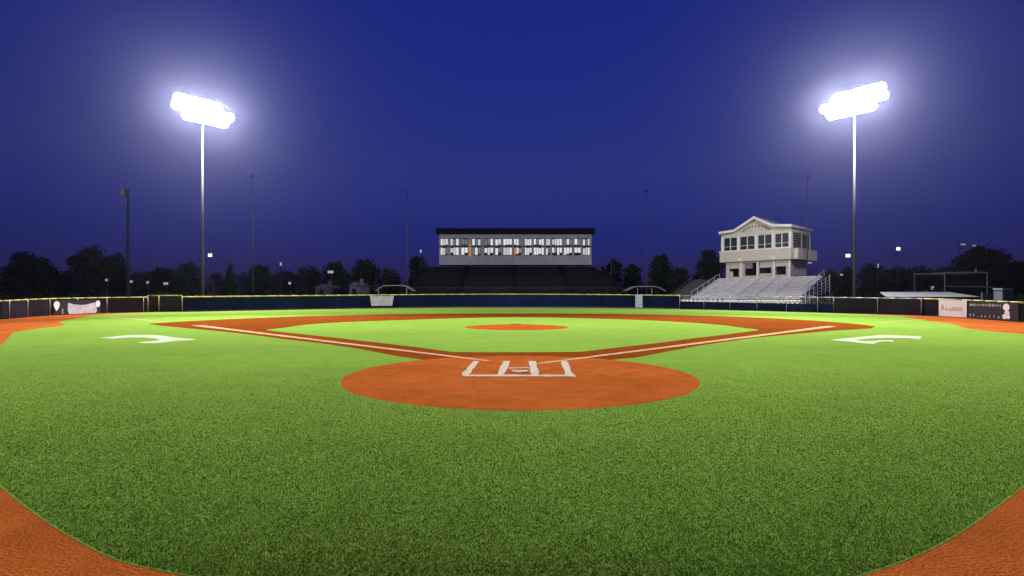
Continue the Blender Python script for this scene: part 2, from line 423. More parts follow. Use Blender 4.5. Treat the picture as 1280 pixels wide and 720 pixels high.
def hgt(p):      # fence height grows towards the outfield
    x, y = p
    ys = [0, 35, 47, 54, 64, 75, 82]; hs = [1.24, 1.27, 1.47, 1.55, 1.68, 1.84, 2.0]
    return float(np.interp(y, ys, hs))

def fence(name, pts, label, group, screen, cap, post_m, step=3.0, capr=0.055, screen_z=(0.04, 1.0), extra=None, post_side=-1):
    mid = pts[len(pts)//2]
    root = empty(name, (mid[0], mid[1], 0), label, 'fence', group)
    fine_ = along(pts, 1.5)
    b = MB(); ribbon(b, fine_, lambda p: hgt(p) * screen_z[1] - 0.03, lambda p: screen_z[0], 0.03)
    b.build('windscreen', screen, root)
    c = MB()
    for p, q in zip(fine_, fine_[1:]):
        c.tube((p[0], p[1], hgt(p)), (q[0], q[1], hgt(q)), capr, n=8)
    c.build('top_cap', cap, root, True)
    for p in along(pts, step):
        s = 0.07 * post_side
        px_, py_ = p[0] * (1 + s/ max(10, abs(p[0]))), p[1] + s
        MB().tube((px_, py_, 0), (px_, py_, hgt(p) - 0.02), 0.035, n=8).build('post', post_m, root, True)
    if extra: extra(root, fine_)
    return root

fence('side_fence', fenceL, 'low black screened fence with grey posts along the left dirt track', None, M['black_mesh'], M['yellow'], M['pipe'], 3.4)
def lower_dark(root, f_):
    b = MB(); ribbon(b, f_, lambda p: 0.16, lambda p: 0.0, 0.10); b.build('ground_board', M['booth_frame'], root)
fence('outfield_fence', fenceC, 'long navy padded outfield fence with a yellow top running across the middle', None, M['navy'], M['yellow'], M['navy'], 4.5, 0.075, extra=lower_dark, post_side=1)
def mesh_top(root, f_):
    b = MB()
    for p, q in zip(f_, f_[1:]):      # diagonal chain link wires, coarse
        L0 = math.hypot(q[0]-p[0], q[1]-p[1]); k = max(2, int(L0/0.30))
        for i in range(k):
            a = (p[0]+(q[0]-p[0])*i/k, p[1]+(q[1]-p[1])*i/k); c = (p[0]+(q[0]-p[0])*(i+1)/k, p[1]+(q[1]-p[1])*(i+1)/k)
            za, zb = hgt(a)*0.56, hgt(a)-0.03
            b.tube((a[0], a[1], za), (c[0], c[1], zb), 0.006, n=3); b.tube((a[0], a[1], zb), (c[0], c[1], za), 0.006, n=3)
    b.build('chain_link', M['pipe'], root)
fence('chain_link_fence', fenceR1, 'dark screened fence with open wire top in front of the pale bleachers', None, M['navy'], M['pipe'], M['pipe'], 3.6, 0.045, (0.04, 0.58), mesh_top)
rA, rB = fenceR2[:4], fenceR2[3:]
fence('side_fence', fenceR2[:3], 'dark screened fence with grey rail right of the right floodlight pole', None, M['black_mesh'], M['pipe'], M['pipe'], 4.0, 0.05)
fence('side_fence', fenceR2[2:], 'black screened fence with yellow top carrying the two banners on the right', None, M['black_mesh'], M['yellow'], M['black_mesh'], 4.0, 0.06)

# gate in the left corner
gr = empty('field_gate', (-37, 58, 0), 'dark double gate in a yellow pipe frame between the left and outfield fences', 'gate')
gz = 1.76
for a, c in ((gateA, (-37.45, 57.8)), ((-37.45, 57.8), gateB)):
    b = MB(); ribbon(b, [a, c], lambda p: gz - 0.06, lambda p: 0.05, 0.03); b.build('gate_panel', M['gate_mesh'], gr)
for p in (gateA, (-37.45, 57.75), gateB):
    MB().tube((p[0], p[1]-0.06, 0), (p[0], p[1]-0.06, gz), 0.055, n=8).build('gate_post', M['yellow_pipe'], gr, True)
MB().tube((gateA[0], gateA[1]-0.06, gz), (gateB[0], gateB[1]-0.06, gz), 0.05, n=8).build('top_rail', M['yellow_pipe'], gr, True)
MB().box(-37.6, 57.60, 0.85, -37.3, 57.68, 0.95).build('latch', M['pipe'], gr)

# ------------------------------------------------------------ banners and signs
def banner(name, A, B, z0, z1, m, label, marks, slant=0.0, cat='banner'):
    """A,B plan points left/right; marks = list of (kind, material, data) in 0..1 banner space"""
    A, B = Vector((A[0], A[1], 0)), Vector((B[0], B[1], 0))
    d = B - A; L0 = d.length; e = d / L0; nrm = Vector((e.y, -e.x, 0))
    if nrm.dot(-A) < 0: nrm = -nrm
    root = empty(name, tuple((A + B) / 2), label, cat)
    T = lambda u, v, o: tuple(A + e * (L0 * u) + nrm * o + Vector((0, 0, z0 + (z1 - z0) * v)))
    sheet_ = MB()
    c = [T(slant, 0, 0.09), T(1 - slant, 0, 0.09), T(1, 1, 0.09), T(0, 1, 0.09)]
    k = [T(slant, 0, 0.07), T(1 - slant, 0, 0.07), T(1, 1, 0.07), T(0, 1, 0.07)]
    sheet_.add(k + c, [(0,1,2,3),(4,7,6,5),(0,4,5,1),(1,5,6,2),(2,6,7,3),(3,7,4,0)])
    sheet_.build('banner_sheet', m, root)
    for nm, mm, polys in marks:
        b = MB()
        for q, pl in enumerate(polys):
            pts = [T(u, v, 0.094) for u, v in pl]
            b.add(pts, [tuple(range(len(pts)))])
        b.build(nm, mm, root)
    return root
def disc(u, v, ru, rv, n_=20): return [(u + ru*math.cos(2*math.pi*i/n_), v + rv*math.sin(2*math.pi*i/n_)) for i in range(n_)]
def rect(u0, v0, u1, v1): return [(u0, v0), (u1, v0), (u1, v1), (u0, v1)]

def on_fence(px, y_lo=None):
    """plan point where the pixel column meets the right or left fence polyline"""
    k = (px - 640) / F
    for pts in (fenceL, fenceC, fenceR1, fenceR2):
        for (x0, y0), (x1, y1) in zip(pts, pts[1:]):
            f0, f1 = x0 - k*y0, x1 - k*y1
            if f0 * f1 <= 0 and f0 != f1 and y0 > 0:
                t = f0 / (f0 - f1); return (x0 + (x1-x0)*t, y0 + (y1-y0)*t)
A1, B1 = on_fence(1175), on_fence(1210)
tri = lambda u, v0, v1, wd: [(u - wd, v0), (u + wd, v0), (u, v1)]
banner('advert_banner', A1, B1, 0.06, 1.38, M['banner_white'], 'white rectangular banner with faint grey lettering on the right fence',
       [('lettering', M['banner_grey'], [[(0.07, .34), (.10, .34), (.14, .70), (.11, .74)], [(.14, .72), (.17, .72), (.21, .34), (.17, .34)], [(.10, .44), (.18, .44), (.18, .50), (.10, .50)],
          tri(.44, .34, .60, .035), rect(.50, .36, .53, .58), rect(.545, .36, .575, .58), rect(.60, .36, .63, .58), rect(.645, .36, .70, .42), rect(.645, .50, .70, .56), rect(.72, .36, .75, .58), rect(.77, .36, .80, .58), rect(.82, .36, .87, .41), rect(.82, .46, .87, .49), rect(.82, .54, .87, .58)]),
        ('pink_print', M['banner_pink'], [rect(.24, .36, .27, .56), rect(.29, .36, .32, .56), rect(.34, .38, .38, .48)])])
A2, B2 = on_fence(1212), on_fence(1275)
mk = []
for i in range(22):
    u = 0.04 + i * 0.030
    hh = random.uniform(0.03, 0.09)
    mk.append(rect(u, 0.80 - hh, u + random.uniform(.008, .02), 0.80 + hh))
for i in range(9):
    u = 0.03 + i * 0.085 + random.uniform(-.01, .01)
    mk.append(rect(u, 0.08, u + random.uniform(.01, .03), 0.08 + random.uniform(.06, .2)))
banner('advert_banner', A2, B2, 0.06, 1.30, M['banner_dark'], 'black banner with small pale lettering and a big white emblem on the right fence',
       [('lettering', M['silver'], mk),
        ('emblem', M['banner_white'], [disc(.785, .72, .062, .20), disc(.80, .40, .045, .16), disc(.755, .20, .05, .14), disc(.825, .20, .03, .13)]),
        ('emblem_detail', M['banner_dark'], [])][:2])
A3, B3 = on_fence(66), on_fence(125)
wave = []
N_ = 16
for i in range(N_ + 1):
    t = i / N_; wave.append((.28 + .62*t, .80 - .16*math.sin(math.pi*min(1, t*1.1))))
rib = wave + [(.90, .10), (.86, .04), (.30, .03), (.27, .30)]
dk = [rect(.33 + .055*i, .34 + .02*math.sin(i*2), .33 + .055*i + .03, .50 + .04*math.sin(i*1.7)) for i in range(9)]
banner('team_banner', A3, B3, 0.03, 1.36, M['banner_dark'], 'black banner with white ribbon lettering and white ball shapes on the left fence',
       [('ribbon', M['silver'], [rib]),
        ('heart_emblem', M['banner_white'], [[(.055, .26), (.10, .50), (.115, .70), (.10, .86), (.055, .93), (.012, .86), (-.005, .70), (.01, .50)]]), ('ball_emblem', M['banner_white'], [disc(.93, .70, .05, .24)]),
        ('figure', M['pipe'], [rect(.155, .05, .185, .42)])])
A4, B4 = on_fence(462), on_fence(492)
banner('advert_banner', A4, B4, 0.36, 1.72, M['silver'], 'small pale grey banner tapering downward on the navy outfield fence', [('dark_logo', M['banner_grey'], [disc(.50, .42, .05, .10), rect(.5, .48, .95, .53)])], 0.07)
A5, B5 = on_fence(794.5), on_fence(803.5)
banner('distance_marker', A5, B5, 0.12, 1.92, M['silver'], 'narrow upright grey distance marker panel on the navy outfield fence', [('faint_digits', M['banner_grey'], [rect(.45, .20, .75, .24), rect(.45, .45, .75, .49), rect(.45, .70, .75, .74)])], 0, 'sign')

# ------------------------------------------------------------ floodlight towers
def tower(base, a, b_half, aim, label, zc=23.3):
    root = empty('floodlight_tower', (base[0], base[1], 0), label, 'floodlight tower', 'lit floodlight towers')
    e = Vector((a, b_half, 0)); L0 = e.length; e.normalize()
    MB().tube((base[0], base[1], 0.5), (base[0], base[1], zc + 1.0), 0.18, 0.085, 16).build('pole', M['pole'], root, True)
    MB().tube((base[0], base[1], 0), (base[0], base[1], 0.5), 0.45, 0.40, 16).build('footing', M['stucco'], root, True)
    d = (Vector((aim[0], aim[1], 0)) - Vector((base[0], base[1], zc))).normalized()
    nrm = Vector((d.x, d.y, 0)).normalized()
    for r_ in range(3):
        z_ = zc - .9 + .9 * r_; nl = (7, 9, 7)[r_]; hl = L0 * (.50, .72, .52)[r_]; sh_ = (.3, .1, -.5)[r_]
        c = Vector((base[0], base[1], z_)) + nrm * 0.2
        arm = MB(); arm.tube(c - e * (hl + .3), c + e * (hl + .3), 0.06, n=8).build('crossarm', M['pole'], root, True)
        for k in range(nl):
            p = c + e * (hl * (-1 + 2 * k / (nl-1)) + sh_) + nrm * 0.35
            h_ = MB(); h_.tube(p - d * 0.35, p + d * 0.05, 0.13, 0.51, 16); h_.tube(c + e * (hl * (-1 + 2 * k / (nl-1))), p - d * .2, 0.04, n=6)
            fl = h_.build('floodlight', M['housing'], root)
            MB().tube(p + d * 0.052, p + d * 0.075, 0.50, 0.50, 16).build('lens', M['lamp_white'], fl)
    def lamp(kind, pos, power, rad):
        l = bpy.data.lights.new('floodlight_glow', kind); l.energy = power; l.shadow_soft_size = rad; l.color = (1.0, 0.97, 0.98)
        ob = bpy.data.objects.new('floodlight_glow', l); C.objects.link(ob); ob.parent = root
        ob.location = Vector(pos) - Vector(root.location)
        return ob
    for k in (-0.45, 0.45):
        c = Vector((base[0], base[1], zc)) + e * (L0 * k) + nrm * 1.0
        lamp('POINT', c, P_OMNI / 2, 0.35)
        s = lamp('SPOT', c + nrm * 0.3, P_BEAM / 2, 0.4)
        s.data.spot_size = R(68); s.data.spot_blend = 1.0
        s.rotation_euler = (Vector((aim[0], aim[1], 0)) - c).to_track_quat('-Z', 'Y').to_euler()
tower((-36.4, 64.0), 2.6, 3.0, (-3, 15), 'tall lit floodlight tower rising behind the fence left of centre')
tower((38.4, 61.0), -2.6, 3.0, (3, 15), 'tall lit floodlight tower rising right of the two storey booth')

# ------------------------------------------------------------ central grandstand with long press booth
gs = empty('grandstand', (0.5, 112, 0), 'wide black stepped grandstand in the centre under the long booth', 'grandstand')
st = MB(); rows = 16
for k in range(rows):
    y0 = 100 + k * 1.55; z1 = 2.3 + k * 0.40
    xl = np.interp(z1, [2, 6.5, 9], [-19.5, -17.2, -15.5]) * (y0 / 100) * 1.0
    xr = np.interp(z1, [2, 6.5, 9], [21.5, 17.2, 14.5]) * (y0 / 100) * 1.0
    st.box(xl, y0, 0.0 if k == 0 else z1 - 0.8, xr, y0 + 1.56, z1)
st.build('stepped_seating', M['dark_seat'], gs)
for s_ in (-1, 1):
    w_ = MB().hexa([(s_*20.6-.2, 99.9, 0), (s_*20.6+.2, 99.9, 0), (s_*20.6+.2, 124.7, 0), (s_*20.6-.2, 124.7, 0),
               (s_*20.6-.2, 99.9, 3.0), (s_*20.6+.2, 99.9, 3.0), (s_*20.6+.2, 124.7, 8.6), (s_*20.6-.2, 124.7, 8.6)])
    w_.build('side_wall', M['dark_seat'], gs)
for xx in (-10, 0.5, 11):
    a_ = MB()
    for k in range(rows):
        a_.box(xx - .6, 100.0 + k*1.55, 2.2 + k*.4, xx + .6, 101.56 + k*1.55, 2.3101 + k*.4); a_.box(xx - .6, 100.02 + k * 1.55, 2.31 + k * .4, xx + .6, 100.8 + k * 1.55, 2.52 + k * .4)
    a_.build('aisle_steps', M['dark_roof'], gs)
MB().tube((-19, 99.9, 3.2), (20, 99.9, 3.2), 0.03, n=6).build('front_rail', M['pole_dark'], gs)

D0 = 126.0
def X(px): return (px - 640) * D0 / F
def Z(py): return H + (HY - py) * D0 / F
pb = empty('press_booth', (X(644), D0 + 3, Z(331)), 'long grey press booth with two rows of lit windows on the black grandstand', 'press box')
xl, xr = X(549), X(739.5)
wall = MB()
wall.box(xl, D0, Z(331), xr, D0 + 7, Z(319.3))
wall.box(xl, D0, Z(308.6), xr, D0 + 7, Z(307.2))
wall.box(xl, D0, Z(297.6), xr, D0 + 7, Z(292.5))
wall.box(xl, D0 + 6.8, Z(319.3), xr, D0 + 7, Z(297.6))
groups = [(550.5, 559.8), (562.8, 573.5), (576.5, 584.8), (590, 600.8), (605.5, 616.5), (619, 626.5), (629, 640), (642.3, 651.5), (656, 664.6), (667, 680), (682.5, 687.5), (690, 702.5), (705, 715), (718, 726), (728.5, 737.5)]
edges = [548.9] + [v for g_ in groups for v in g_] + [739.6]
for i in range(0, len(edges), 2):
    wall.box(X(edges[i]) + .001, D0 + .01, Z(319.3), X(edges[i+1]) - .001, D0 + 6.8, Z(308.6))
    wall.box(X(edges[i]) + .001, D0 + .01, Z(307.2), X(edges[i+1]) - .001, D0 + 6.8, Z(297.6))
wall.build('wall', M['booth_wall'], pb)
MB().box(X(546), D0 - 1.2, Z(292.4), X(743), D0 + 8, Z(286)).build('flat_roof', M['dark_roof'], pb)
MB().box(xl + .05, D0 - .12, Z(308.4), xr - .05, D0 - .01, Z(307.4)).build('floor_band', M['booth_frame'], pb)
for row, (yt, yb) in enumerate(((298.0, 307.0), (309.0, 319.0))):
    for gi, (g0, g1) in enumerate(groups):
        f = MB(); x0, x1 = X(g0), X(g1); z0, z1 = Z(yb), Z(yt)
        f.box(x0, D0 + .10, z0, x1, D0 + .16, z0 + .10); f.box(x0, D0 + .10, z1 - .10, x1, D0 + .16, z1)
        npan = max(2, round((g1 - g0) / 3.4))
        for k in range(npan + 1):
            xx = x0 + (x1 - x0) * k / npan
            f.box(xx - .055, D0 + .09, z0 + .1, xx + .055, D0 + .17, z1 - .1)
        fr = f.build('window', M['booth_frame'], pb)
        for k in range(npan):
            xa, xb = x0 + (x1 - x0) * k / npan + .055, x0 + (x1 - x0) * (k+1) / npan - .055
            rr = random.random()
            mm = M['lit'] if rr < .60 else M['lit2'] if rr < .85 else M['lit3']
            if row == 1 and gi in (7,): mm = M['lit_warm'] if k != 1 else M['lit']
            if row == 1 and gi in (5,) : mm = M['lit3'] if k else M['lit']
            if row == 1 and gi == 10 and k > 2: mm = M['lit2']
            za = z0 + .1 + (random.choice((0, 0, .25, .5)) if row else random.choice((0, 0, .15)))
            MB().box(xa, D0 + .11, za, xb, D0 + .14, z1 - .1 - random.choice((0, 0, .12))).build('pane', mm, fr)
MB().box(X(586), D0 - .10, Z(320.5), X(588.6), D0 - .04, Z(305)).build('orange_light_strip', M['lit_warm'], pb)

# ------------------------------------------------------------ two-storey booth and pale bleachers on the right
Rc = Vector((43.7, 85.0, 0)); e = Vector((-.63, .776, 0)).normalized(); nn_ = Vector((.73, .68, 0)).normalized()
W_ = 11.8; DP = 8.2
Lc = Rc + e * W_
pr = lambda a, b, z_: tuple(Lc - e * a + nn_ * b + Vector((0, 0, z_)))     # a: 0 left .. W_ right along front, b: depth
bh = empty('announcer_booth', pr(W_/2, 2, 0), 'cream two storey announcer booth with a gabled front above the pale bleachers', 'press box')
# lower storey
lw = MB()
zb, zt = 0.0, 7.5
a0_, a1_ = 0.7, 11.5
ops = [(1.3, 3.0, 5.0, 6.4), (4.0, 6.1, 5.1, 7.25), (6.5, 8.5, 5.4, 7.25), (9.2, 10.8, 5.1, 6.45)]
segs = []
prev = a0_
for (x0, x1, z0, z1) in ops:
    lw.fbox(pr, prev, 0.3, zb, x0, 0.6, zt); lw.fbox(pr, x0, 0.3, zb, x1, 0.6, z0); lw.fbox(pr, x0, 0.3, z1, x1, 0.6, zt); prev = x1
lw.fbox(pr, prev, 0.3, zb, a1_, 0.6, zt)
lw.fbox(pr, a0_, 0.6, zb, a0_ + .3, DP - .6, zt); lw.fbox(pr, a1_ - .3, 0.6, zb, a1_, DP - .6, zt); lw.fbox(pr, a0_, DP - .6, zb, a1_, DP - .3, zt)
lw.build('lower_wall', M['stone'], bh)
MB().fbox(pr, a0_ + .3, 2.4, 3, a1_ - .3, 2.5, 7.4).build('inner_wall', M['interior'], bh)
MB().fbox(pr, 6.5, .44, 6.35, 8.5, .50, 7.25).build('window_blind', M['stucco'], bh)
MB().fbox(pr, 4.0, .44, 6.3, 5.3, .50, 7.25).build('window_blind', M['house_b'], bh)
for a_ in (3.5, 6.3, 9.0, 11.4):
    MB().fbox(pr, a_ - .16, .1, 4.0, a_ + .16, .28, 7.5).build('pilaster', M['trim'], bh)
MB().fbox(pr, 1.35, .42, 5.0, 1.9, .48, 5.9).build('door', M['stucco'], bh)
# slab and parapet band of the upper storey, wrapping onto the right side
bd = MB()
bd.fbox(pr, -.1, -.45, 7.5, W_ + .1, .1, 9.2)
bd.fbox(pr, W_ - .1, .1, 7.5, W_ + .9, DP + .4, 9.2)
bd.fbox(pr, -.1, .1, 7.5, W_ - .1, DP, 7.9)
bd.fbox(pr, -.1, .1, 7.9, .2, DP, 9.2); bd.fbox(pr, .2, DP - .3, 7.9, W_ - .1, DP, 9.2)
bd.build('parapet_band', M['stucco'], bh)
MB().fbox(pr, -.2, -.55, 9.2, W_ + .2, .15, 9.38).build('sill', M['trim'], bh)
for a_ in (3.55, 9.1):
    MB().fbox(pr, a_ - .4, -.50, 7.65, a_ + .4, -.46, 8.0).build('name_plate', M['trim'], bh)
# upper storey windows: four bays of two panes
zw0, zw1 = 9.38, 11.75
cols = [0.0, 3.1, 6.15, 8.95, 11.8]
for c_ in cols:
    aa = min(max(c_, .18), W_ - .18)
    MB().fbox(pr, aa - .18, -.15, zw0, aa + .18, .25, zw1).build('column', M['trim'], bh)
for k in range(4):
    x0, x1 = cols[k] + .36 * (1 if k == 0 else .5), cols[k+1] - .36 * (1 if k == 3 else .5)
    f = MB(); xm = (x0 + x1) / 2
    for xx in (x0 + .06, xm, x1 - .06): f.fbox(pr, xx - .07, .0, zw0, xx + .07, .12, zw1)
    f.fbox(pr, x0, .0, zw0, x1, .12, zw0 + .1); f.fbox(pr, x0, .0, zw1 - .1, x1, .12, zw1)
    f.fbox(pr, x0, .02, 10.1, x1, .10, 10.16)
    fr_ = f.build('window', M['trim'], bh)
    for (xa, xb) in ((x0 + .13, xm - .07), (xm + .07, x1 - .13)):
        MB().fbox(pr, xa, .04, zw0 + .1, xb, .08, zw1 - .1).build('pane', M['dark_glass'], fr_)
# side windows with louvre bars
f = MB(); 
for i in range(6): f.fbox(pr, W_ - .02, .5, 9.5 + i * .38, W_ + .06, DP - .3, 9.56 + i * .38)
for b0_ in (.35, DP/2, DP - .35): f.fbox(pr, W_ - .05, b0_ - .12, 9.2, W_ + .08, b0_ + .12, zw1)
fr_ = f.build('side_window', M['stucco'], bh)
MB().fbox(pr, W_ - .16, .3, 9.2, W_ - .08, DP - .3, zw1).build('pane', M['dark_glass'], fr_)
MB().fbox(pr, .05, DP - .4, 9.2, W_ - .2, DP - .3, zw1).build('rear_wall', M['stucco'], bh)
MB().fbox(pr, .0, .3, 9.2, .1, DP - .4, zw1).build('left_wall', M['stucco'], bh)
# frieze + roof with central gable
MB().fbox(pr, 0, -.05, zw1, W_, DP, 12.35).build('frieze', M['stucco'], bh)
rf = MB()
prof = [(-.12, 12.35), (2.6, 12.5), (6.05, 14.35), (9.1, 12.75), (W_ + .25, 12.45)]
th = .42
for (x0, z0), (x1, z1) in zip(prof, prof[1:]):
    rf.hexa([pr(x0, -.8, z0), pr(x1, -.8, z1), pr(x1, DP + .4, z1), pr(x0, DP + .4, z0), pr(x0, -.8, z0 + th), pr(x1, -.8, z1 + th), pr(x1, DP + .4, z1 + th), pr(x0, DP + .4, z0 + th)])
rf.build('roof', M['trim'], bh)
gb = MB()
g3 = [(0.2, 12.35), (W_ - .2, 12.35), (W_ - .2, 12.46), (9.1, 12.74), (6.05, 14.34), (2.6, 12.49), (.2, 12.36)]
gb.add([pr(a_, -.06, z_) for a_, z_ in g3] + [pr(a_, .1, z_) for a_, z_ in g3], [tuple(range(7)), tuple(range(13, 6, -1))])
gb.build('gable_wall', M['stone'], bh)
ar = MB()     # arch of lettering-like relief in the gable
for i in range(11):
    t = math.pi * (0.12 + 0.76 * i / 10)
    a_ = 6.05 - 2.35 * math.cos(t); z_ = 12.05 + 1.15 * math.sin(t)
    ar.fbox(pr, a_ - .10, -.12, z_ - .12, a_ + .10, -.061, z_ + .16)
ar.build('gable_relief', M['house_c'], bh)

# pale bleachers: rows descending from the booth front
m_run, rows = 9.9, 11
zt_, zb_ = 4.75, 1.70
bl = empty('bleachers', pr(7, -6, 0), 'pale aluminium bleachers sloping down in front of the cream booth', 'bleachers')
AL, AR = -0.2, 16.6
aisles = [1.9, 4.7, 7.6, 10.3, 12.9]
for k in range(rows):
    b1 = -.3 - (m_run - .3) * k / rows; b0 = -.3 - (m_run - .3) * (k + 1) / rows
    z1 = zt_ - (zt_ - zb_) * k / (rows - 1)
    edg = [AL] + [v for a_ in aisles for v in (a_ - .22, a_ + .22)] + [AR]
    d_ = MB()
    d_.fbox(pr, AL, b0 + .003, z1 - .42, AR, b0 + .04, z1 - .12)      # riser
    d_.fbox(pr, AL, b0 + .04, z1 - .42, AR, b1, z1 - .38)            # foot board
    d_.build('riser', M['alu_dull'], bl)
    s_ = MB()
    for i in range(0, len(edg), 2):
        s_.fbox(pr, edg[i], b0 - .05, z1 - .12, edg[i+1], b0 + .50, z1 - .03)
    s_.build('bench_row', M['alu'], bl)
for a_ in aisles:
    s_ = MB()
    for k in range(rows):
        b0 = -.3 - (m_run - .3) * (k + 1) / rows; z1 = zt_ - (zt_ - zb_) * k / (rows - 1)
        s_.fbox(pr, a_ - .2, b0 + .045, z1 - .37, a_ + .2, b0 + .5, z1 - .20)
    s_.build('aisle_steps', M['aisle'], bl)
fr = MB()
fr.fbox(pr, AL - .1, -m_run - .2, 1.28, AR + .1, -m_run - .05, 1.42)
fr.build('front_beam', M['alu_dull'], bl)
br = MB(); n_ = 20
for i in range(n_):
    u0, u1 = AL + (AR - AL) * i / n_, AL + (AR - AL) * (i + 1) / n_
    um = (u0 + u1) / 2
    br.tube(pr(u0, -m_run - .15, 1.25), pr(um, -m_run - .15, .55), .045, n=5); br.tube(pr(um, -m_run - .15, .55), pr(u1, -m_run - .15, 1.25), .045, n=5)
    br.tube(pr(u0, -m_run - .15, .0), pr(u0, -m_run - .15, 1.25), .04, n=5)
br.tube(pr(AL, -m_run - .15, .55), pr(AR, -m_run - .15, .55), .04, n=5)
br.build('front_bracing', M['alu'], bl)
ra = MB()
for s_ in (AL, AR):
    ra.tube(pr(s_, -m_run, zb_ + .7), pr(s_, -.3, zt_ + .8), .04, n=6)
    for k in range(6):
        t = k / 5; ra.tube(pr(s_, -m_run + (m_run - .3) * t, zb_ - .2 + (zt_ - zb_) * t), pr(s_, -m_run + (m_run - .3) * t, zb_ + .7 + (zt_ + .1 - zb_) * t), .035, n=6)
ra.build('end_rail', M['alu'], bl)
lg = MB()
for a_ in (AL + .2, 4, 8, 12, AR - .2):
    for b0 in (-.8, -3.5, -6.5):
        t = (-b0 - .3) / (m_run - .3); lg.tube(pr(a_, b0, 0), pr(a_, b0, zt_ - .5 - (zt_ - zb_) * t - .25), .06, n=6)
lg.build('understructure', M['alu_dull'], bl)
# rounded stair screen at the right end
sw = MB()
for i in range(7):
    t = i / 6
    sw.tube(pr(AR + .5 + .9 * t, -m_run + .5 + 7 * t, 0), pr(AR + .5 + .9 * t, -m_run + .5 + 7 * t, 2.6 + 2.2 * t), .07, n=6)
    if i < 6:
        t2 = (i + 1) / 6
        for q in range(5):
            zz = .9 + q * .45
            sw.tube(pr(AR + .5 + .9*t, -m_run + .5 + 7*t, zz + 1.8*t), pr(AR + .5 + .9*t2, -m_run + .5 + 7*t2, zz + 1.8*t2), .05, n=5)
sw.build('ramp_rail', M['alu_dull'], bl)
# older dim bleachers on the left of it
ob = empty('bleachers', pr(-3, -5, 0), 'small dim grey bleachers at the left end of the pale bleachers', 'bleachers')
for k in range(8):
    z1 = 4.6 - k * .42; b0 = -1.0 - k * 1.15
    MB().fbox(pr, -5.0, b0 - .4, z1 - .10, -.5, b0, z1).build('bench_row', M['alu_dark'], ob)
    MB().fbox(pr, -5.0, b0 + .003, z1 - .45, -.5, b0 + .04, z1 - .12).build('riser', M['alu_dark'], ob)
lg = MB()
for a_ in (-4.9, -2.7, -.6):
    lg.tube(pr(a_, -1.1, 0), pr(a_, -1.1, 4.5), .05, n=6); lg.tube(pr(a_, -9.2, 0), pr(a_, -9.2, 1.5), .05, n=6); lg.tube(pr(a_, -9.2, 1.6), pr(a_, -1.1, 5.3), .04, n=6)
lg.build('frame', M['alu_dark'], ob)
# white low barrier in front (scalloped look)
wb = empty('low_barrier', tuple(P(925, 377, 70)[:2]) + (0,), 'long low white rail of small arches in front of the pale bleachers', 'barrier')
pA, pB = Vector(P(842, 377, 76)), Vector(P(1003, 379, 68)); pA.z = pB.z = 0
k = 30
rl = MB(); rl.tube(pA + Vector((0,0,1.12)), pB + Vector((0,0,1.12)), .05, n=6); rl.build('top_rail', M['trim'], wb)
for i in range(k):
    a_, c_ = pA.lerp(pB, i/k), pA.lerp(pB, (i+1)/k); q = MB()
    pts = [a_ + (c_-a_)*t + Vector((0, 0, .70 + .34*math.sin(math.pi*t))) for t in (0, .2, .4, .6, .8, 1)]
    for u, v in zip(pts, pts[1:]): q.tube(u, v, .055, n=5)
    q.tube(a_, a_ + Vector((0,0,.72)), .035, n=5)
    q.build('arch', M['trim'], wb)

# ------------------------------------------------------------ small structures
def canopy(pxa, pxb, ytop, ybot, D, label, posts, cat='canopy'):
    xa, xb = P(pxa, 0, D)[0], P(pxb, 0, D)[0]; zt = P(0, ytop, D)[2]; zb = P(0, ybot, D)[2]
    root = empty('dugout_canopy', ((xa+xb)/2, D, 0), label, cat, 'canopies behind the outfield fence')
    b = MB(); N = 10; rise = zt - zb
    for i in range(N):
        t0, t1 = i/N, (i+1)/N
        z0 = zb + rise * min(1, math.sin(math.pi*t0) * 1.5); z1 = zb + rise * min(1, math.sin(math.pi*t1) * 1.5)
        x0, x1 = xa + (xb-xa)*t0, xa + (xb-xa)*t1
        b.hexa([(x0, D, z0-.14), (x1, D, z1-.14), (x1, D+3, z1-.14), (x0, D+3, z0-.14), (x0, D, z0), (x1, D, z1), (x1, D+3, z1), (x0, D+3, z0)])
    b.build('roof', M['canopy'], root)
    for px in posts:
        x = P(px, 0, D)[0]
        MB().tube((x, D+.1, 0), (x, D+.1, zb + rise*.5), .07, n=8).build('post', M['pole'], root, True)
        MB().tube((x, D+2.9, 0), (x, D+2.9, zb + rise*.5), .07, n=8).build('post', M['pole'], root, True)
    MB().box(xa + .3, D + .6, .42, xb - .3, D + 1.0, .48).build('bench', M['canopy'], root)
canopy(469, 516, 356.3, 363, 86, 'small grey arched canopy on posts left of the central grandstand', (473, 508))
canopy(783, 832, 357.5, 363, 86, 'small grey arched canopy on posts right of the central grandstand', (797, 815))

# right side: low grey roof and framed cage behind the banner fence
rt = empty('low_shed', P(1170, 367, 58)[:2] + (0,), 'long low shed with a pale grey roof behind the right fence', 'shed')
D = 56.0
xa, xb = P(1108, 0, D)[0], P(1226, 0, D)[0]; z0, z1 = P(0, 371, D)[2], P(0, 364.5, D)[2]
MB().hexa([(xa, D, z0-.1), (xb, D, z0-.1), (xb, D+4, z1-.1), (xa+2, D+4, z1-.1), (xa, D, z0), (xb, D, z0), (xb, D+4, z1), (xa+2, D+4, z1)]).build('roof', M['canopy'], rt)
MB().box(xa + .3, D + .5, 0, xb - .2, D + 3.5, z0 - .12).build('wall', M['house_c'], rt)
cg = empty('batting_cage', P(1210, 367, 66)[:2] + (0,), 'dark framed batting cage with a grey top bar under the big round tree', 'batting cage')
D = 66.0
xa, xb = P(1181, 0, D)[0], P(1234, 0, D)[0]; zt = P(0, 341, D)[2]
f = MB()
